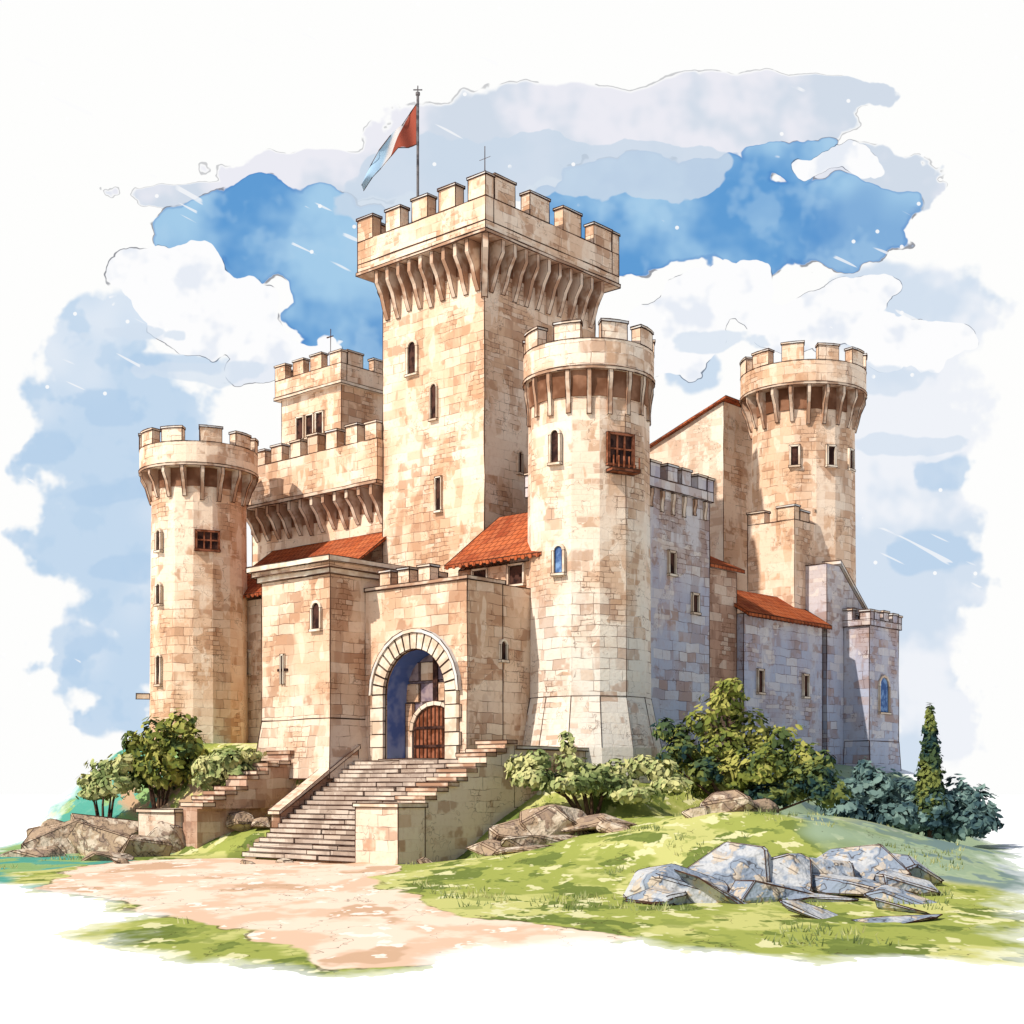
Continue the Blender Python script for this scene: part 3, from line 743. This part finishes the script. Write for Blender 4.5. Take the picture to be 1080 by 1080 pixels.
def bush(name,lst,Y,mat,seed,**k):
    random.seed(seed)
    cl=[px2(u,v,Y+random.uniform(-.8,.8),ru,rv) for u,v,ru,rv in lst]
    cx=sum(c[0] for c in cl)/len(cl); zb=gh(cx,Y)-.1
    tr=[]
    for c in cl[:7]:
        if c[2]<zb+.3: continue
        mid=(cx+(c[0]-cx)*.4,Y,zb+(c[2]-zb)*.5)
        tr+=[((cx+(c[0]-cx)*.15,Y,zb),mid,.08,.05),(mid,(c[0],c[1],c[2]),.05,.02)]
    return foliage(name,cl,mat,seed,trunks=tr,**k)
bush('bush',[(165,778,22,20),(188,768,22,18),(150,795,22,20),(182,795,28,22),(202,788,16,18),(138,782,10,12),(170,815,32,18),(145,815,20,16)],57,'leafo',1,leaf=.14)
bush('bush',[(112,812,20,12),(95,825,14,8),(128,806,14,12),(118,828,26,12),(100,836,18,8)],56,'leafy',2)
bush('bush',[(240,800,20,10),(262,798,14,10),(220,808,18,10),(245,814,28,12),(218,822,18,10)],55,'leafy',3)
bush('bush',[(545,806,14,10),(566,802,16,12),(598,784,9,12),(600,806,16,12),(560,820,26,12),(622,816,22,10),(650,814,22,12),(676,808,20,12),(640,828,34,12),(600,826,34,12),(696,814,18,12),(706,828,22,10),(668,838,26,8)],48.5,'leafy',4,dens=360,leaf=.11)
bush('shrub_tree',[(765,740,22,20),(740,762,20,16),(715,777,14,14),(790,770,24,22),(760,787,30,22),(818,784,26,22),(800,810,36,22),(845,802,24,20),(730,802,22,18),(770,820,38,20),(835,826,34,16),(772,724,12,10),(750,834,24,10)],51.5,'leafo',5,dens=400,leaf=.115)
bush('shrub_tree',[(700,770,12,12),(718,792,18,16),(742,814,20,16),(855,822,28,18),(872,836,24,14),(815,838,30,12),(702,802,12,10),(866,804,14,14)],50.5,'leafd',6,dens=430,leaf=.115)
bush('distant_trees',[(900,838,22,20),(925,830,22,20),(955,838,22,20),(985,848,26,18),(1012,842,22,20),(1032,852,20,22),(1020,868,28,16),(912,814,12,14),(945,860,32,16),(998,872,30,12),(890,856,24,16),(970,866,28,12),(920,870,28,10),(1044,864,12,14)],57,'leafb',7,dens=330,leaf=.15)
cyp=[px2(981,858-i*9.3,56,17*(1-i/12)**.7+1.5,13) for i in range(12)]
foliage('cypress_tree',cyp,'leafd',8,leaf=.1,dens=650,trunks=[((cyp[0][0],56,gh(cyp[0][0],56)-.1),(cyp[0][0],56,4.4),.12,.03)])
rng=np.random.default_rng(4); V=[];F=[]
xs_=rng.uniform(-19,17,9000); ys_=rng.uniform(22,58,9000)
oki=(sdf_poly(xs_,ys_,isl)>1.6)&(sdf_poly(xs_,ys_,pth)<-.3)
for x,y in zip(xs_[oki],ys_[oki]):
    if mnoise.noise(Vector((x*.5,y*.25,0)))<.12: continue
    dx=x-O.x;dy=y-O.y;a=dx*DA.x+dy*DA.y;bb=dx*DB.x+dy*DB.y
    if -8.4<a<6.4 and bb>-13.4: continue
    z=gh(x,y); 
    for k in range(3):
        an=rng.uniform(0,6.28); h=rng.uniform(.05,.17); w=.018; ox,oy=rng.normal(size=2)*.06
        o=len(V); V+=[(x+ox-w,y+oy,z-.02),(x+ox+w,y+oy,z-.02),(x+ox+math.cos(an)*.07,y+oy+math.sin(an)*.07,z+h)]; F.append([o,o+1,o+2])
me=bpy.data.meshes.new('grass'); me.from_pydata(V,[],F); me.materials.append(M['leafy'])
SC.collection.objects.link(bpy.data.objects.new('grass',me))

# ------------------------------------------------------------ sky backdrop
D=420.; K=D/1513
def S(u,v): return ((u-540)*K/100,(2+(830-v)*K)/100)
me=bpy.data.meshes.new('sky'); V=[];F=[]
nx=60
for i in range(nx+1):
    x=-700+1400*i/nx; y=D-max(0,abs(x)-200)**2/900
    V+=[(x,y,-10),(x,y,520)]
for i in range(nx): F.append([2*i,2*i+2,2*i+3,2*i+1])
me.from_pydata(V,[],F)
m=bpy.data.materials.new('sky_watercolour'); m.use_nodes=True; t=NT(m.node_tree); m.node_tree.nodes.clear()
m.cycles.emission_sampling='NONE'
ob=t.node('ShaderNodeTexCoord').outputs['Object']
sp=t.node('ShaderNodeSeparateXYZ',{'Vector':ob})
P=t.node('ShaderNodeCombineXYZ',{'X':t.m('MULTIPLY',sp.outputs[0],.01),'Y':t.m('MULTIPLY',sp.outputs[2],.01),'Z':0.0}).outputs[0]
w1=t.noise(P,3.2,2,.5,out=1,dim='2D')
w2=t.noise(P,9.,3,.55,out=1,dim='2D')
Pw0=t.vma(w1,(.12,.10,0),t.vma(P,(1,1.15,1),(-.06,-.05,0)))
def vor(sc):
    n=t.node('ShaderNodeTexVoronoi',{'Vector':Pw0,'Scale':sc},feature='F1',voronoi_dimensions='2D'); return n.outputs['Distance']
Pw=t.vma(w2,(.05,.05,0),t.vma(w1,(.22,.16,0),t.vma(P,(1,1,1),(-.135,-.105,0))))
Pz=t.vma(w2,(.24,.02,0),t.vma(w1,(.22,.06,0),t.vma(P,(1,1,1),(-.23,-.04,0))))
puff=t.m('ADD',t.m('MULTIPLY',vor(6.),.75),t.m('MULTIPLY',vor(15.),.32))
def field(ells,vec):
    cur=None
    for (u,v,ru,rv) in ells:
        cx,cz=S(u,v); ix,iz=100/(ru*K),100/(rv*K)
        L=t.vm('LENGTH',t.vma(vec,(ix,iz,0),(-cx*ix,-cz*iz,0)))
        if cur is None: cur=L
        else:
            n=t.n.new('ShaderNodeMath'); n.operation='SMOOTH_MIN'; t.put(n.inputs[0],cur); t.put(n.inputs[1],L); n.inputs[2].default_value=.25; cur=n.outputs[0]
    return t.m('SUBTRACT',1.0,cur)
nA=t.noise(P,2.2,4,.55,dim='2D'); nB=t.noise(P,6,3,.6,dim='2D'); nC=t.noise(P,1.3,3,.5,dim='2D')
col=lin(254,254,253)
def layer(col,F,c,puffk,edge=.03,ink=0,op=1.0,nk=.5,dark=None):
    f=t.m('ADD',F,t.m('MULTIPLY',t.m('SUBTRACT',nA,.5),nk))
    if puffk: f=t.m('SUBTRACT',f,t.m('MULTIPLY',t.m('SUBTRACT',puff,.42),puffk))
    msk=t.step(f,0,edge)
    cc=t.mix(t.m('MULTIPLY',msk,op),col,c)
    if dark:
        rim=t.m('MULTIPLY',t.step(f,edge*3,0),msk); cc=t.mix(t.m('MULTIPLY',rim,.5),cc,dark)
    if ink:
        l=t.m('MULTIPLY',t.step(t.m('ABSOLUTE',f),.020,.007),t.step(nB,.48,.54)); cc=t.mix(t.m('MULTIPLY',l,ink),cc,lin(60,68,90))
    return cc
wash=t.mix(t.step(nC,.42,.6),lin(228,236,246),lin(196,217,238)); wash=t.mix(t.step(nB,.52,.64,0,.6),wash,lin(184,210,235)); washg=t.mix(t.step(nA,.45,.6),lin(236,236,244),lin(210,220,233))
F1=field([(115,370,65,75),(130,460,105,115),(110,560,85,100),(170,640,110,70),(120,700,75,45),(140,750,60,32)],Pz)
col=layer(col,F1,wash,.35,edge=.22,nk=.55)
F2=field([(960,330,100,60),(950,430,100,90),(930,560,105,105),(955,620,85,110),(980,740,60,80),(900,680,120,80)],Pz)
col=layer(col,F2,t.mix(t.step(nA,.45,.6),lin(240,243,249),lin(212,225,240)),.35,edge=.22,nk=.55)
F3=field([(620,140,190,55),(760,120,140,45),(480,160,110,60),(330,185,120,30),(860,98,90,18),(200,205,70,16),(900,190,90,40)],Pz)
col=layer(col,F3,washg,.35,edge=.08,ink=.4,nk=.35)
blue=t.mix(t.step(nA,.36,.62),lin(96,156,212),lin(164,204,234)); blue=t.mix(t.step(nC,.5,.62,0,.5),blue,lin(78,138,202)); blue=t.mix(t.step(nB,.52,.66,0,.35),blue,lin(176,210,236))
F4=field([(250,228,92,38),(320,260,105,60),(365,320,75,78),(225,248,64,32),(620,250,90,62),(730,228,155,64),(860,228,95,42),(840,165,45,24),(900,250,60,28)],Pw)
col=layer(col,F4,blue,.5,edge=.03,ink=.7,nk=.3,dark=lin(58,116,190))
F4b=field([(440,200,80,60),(560,180,100,35),(690,180,90,30)],Pw)
col=layer(col,F4b,lin(202,217,233),.5,edge=.06,nk=.3,op=.8)
F5=field([(110,430,40,22),(75,680,60,22),(60,700,40,14),(140,600,60,18),(980,580,50,22),(1000,500,50,20),(730,390,60,26),(200,380,60,14),(120,520,70,14),(60,470,40,20)],Pz)
col=layer(col,F5,lin(180,207,234),.6,edge=.3,nk=.7,op=.7)
F6=field([(170,300,70,30),(235,335,80,40),(285,372,60,36),(200,275,38,18),(720,335,70,44),(780,315,50,36),(690,360,60,40),(850,335,80,34),(920,305,50,20),(960,360,60,26),(880,170,60,16)],Pw)
shade=t.mix(t.step(nB,.50,.66,0,.55),lin(253,253,254),lin(214,224,240))
col=layer(col,F6,shade,.8,edge=.03,ink=.75,nk=.25)
F7=field([(220,390,70,16),(760,360,50,14),(920,400,70,18),(950,470,60,14),(150,350,40,10)],Pz)
col=layer(col,F7,lin(212,225,240),.6,edge=.2,nk=.4,op=.7)
stv=t.node('ShaderNodeVectorRotate',{'Vector':P,'Angle':.45},rotation_type='Z_AXIS').outputs[0]
stn=t.noise(t.vma(stv,(2.2,26,1),(0,0,0)),1.3,1,.5,dim='2D')
v3=t.node('ShaderNodeTexVoronoi',{'Vector':P,'Scale':5.5},voronoi_dimensions='2D')
dotm=t.m('MULTIPLY',t.step(v3.outputs['Distance'],.035,.028),t.step(nA,.50,.52))
col=t.mix(t.m('MULTIPLY',dotm,.9),col,lin(255,255,255))
col=t.mix(t.m('MULTIPLY',t.m('MULTIPLY',t.step(stn,.74,.76),t.step(nA,.55,.57)),.7),col,lin(252,252,253))
em=t.node('ShaderNodeEmission',{'Color':col,'Strength':1.0}); out=t.node('ShaderNodeOutputMaterial'); t.l.new(em.outputs[0],out.inputs[0])
me.materials.append(m)
SC.collection.objects.link(bpy.data.objects.new('sky',me))

# ------------------------------------------------------------ light, world, camera
el=math.radians(42); sv=Vector((-.78,-.625,0)).normalized(); sv=Vector((sv.x*math.cos(el),sv.y*math.cos(el),math.sin(el)))
L=bpy.data.lights.new('sun','SUN'); L.energy=4.9; L.angle=math.radians(.6); L.color=(1,.945,.86)
o=bpy.data.objects.new('sun',L); o.rotation_euler=sv.to_track_quat('Z','Y').to_euler(); SC.collection.objects.link(o)
w=bpy.data.worlds.new('World'); SC.world=w; w.use_nodes=True; nt=w.node_tree
bg=nt.nodes['Background']; sk=nt.nodes.new('ShaderNodeTexSky'); sk.sky_type='NISHITA'; sk.sun_disc=False
sk.sun_elevation=el; sk.sun_rotation=math.atan2(sv.x,sv.y); nt.links.new(sk.outputs[0],bg.inputs[0]); bg.inputs[1].default_value=.12
SC.view_settings.view_transform='Standard'; SC.view_settings.look='None'; SC.view_settings.exposure=0
cam=bpy.data.cameras.new('camera'); cam.lens=50.43; cam.sensor_width=36; cam.shift_y=.2685; cam.clip_end=3000; cam.clip_start=.1
co=bpy.data.objects.new('camera',cam); co.location=(0,0,2); co.rotation_euler=(math.pi/2,0,0); SC.collection.objects.link(co); SC.camera=co
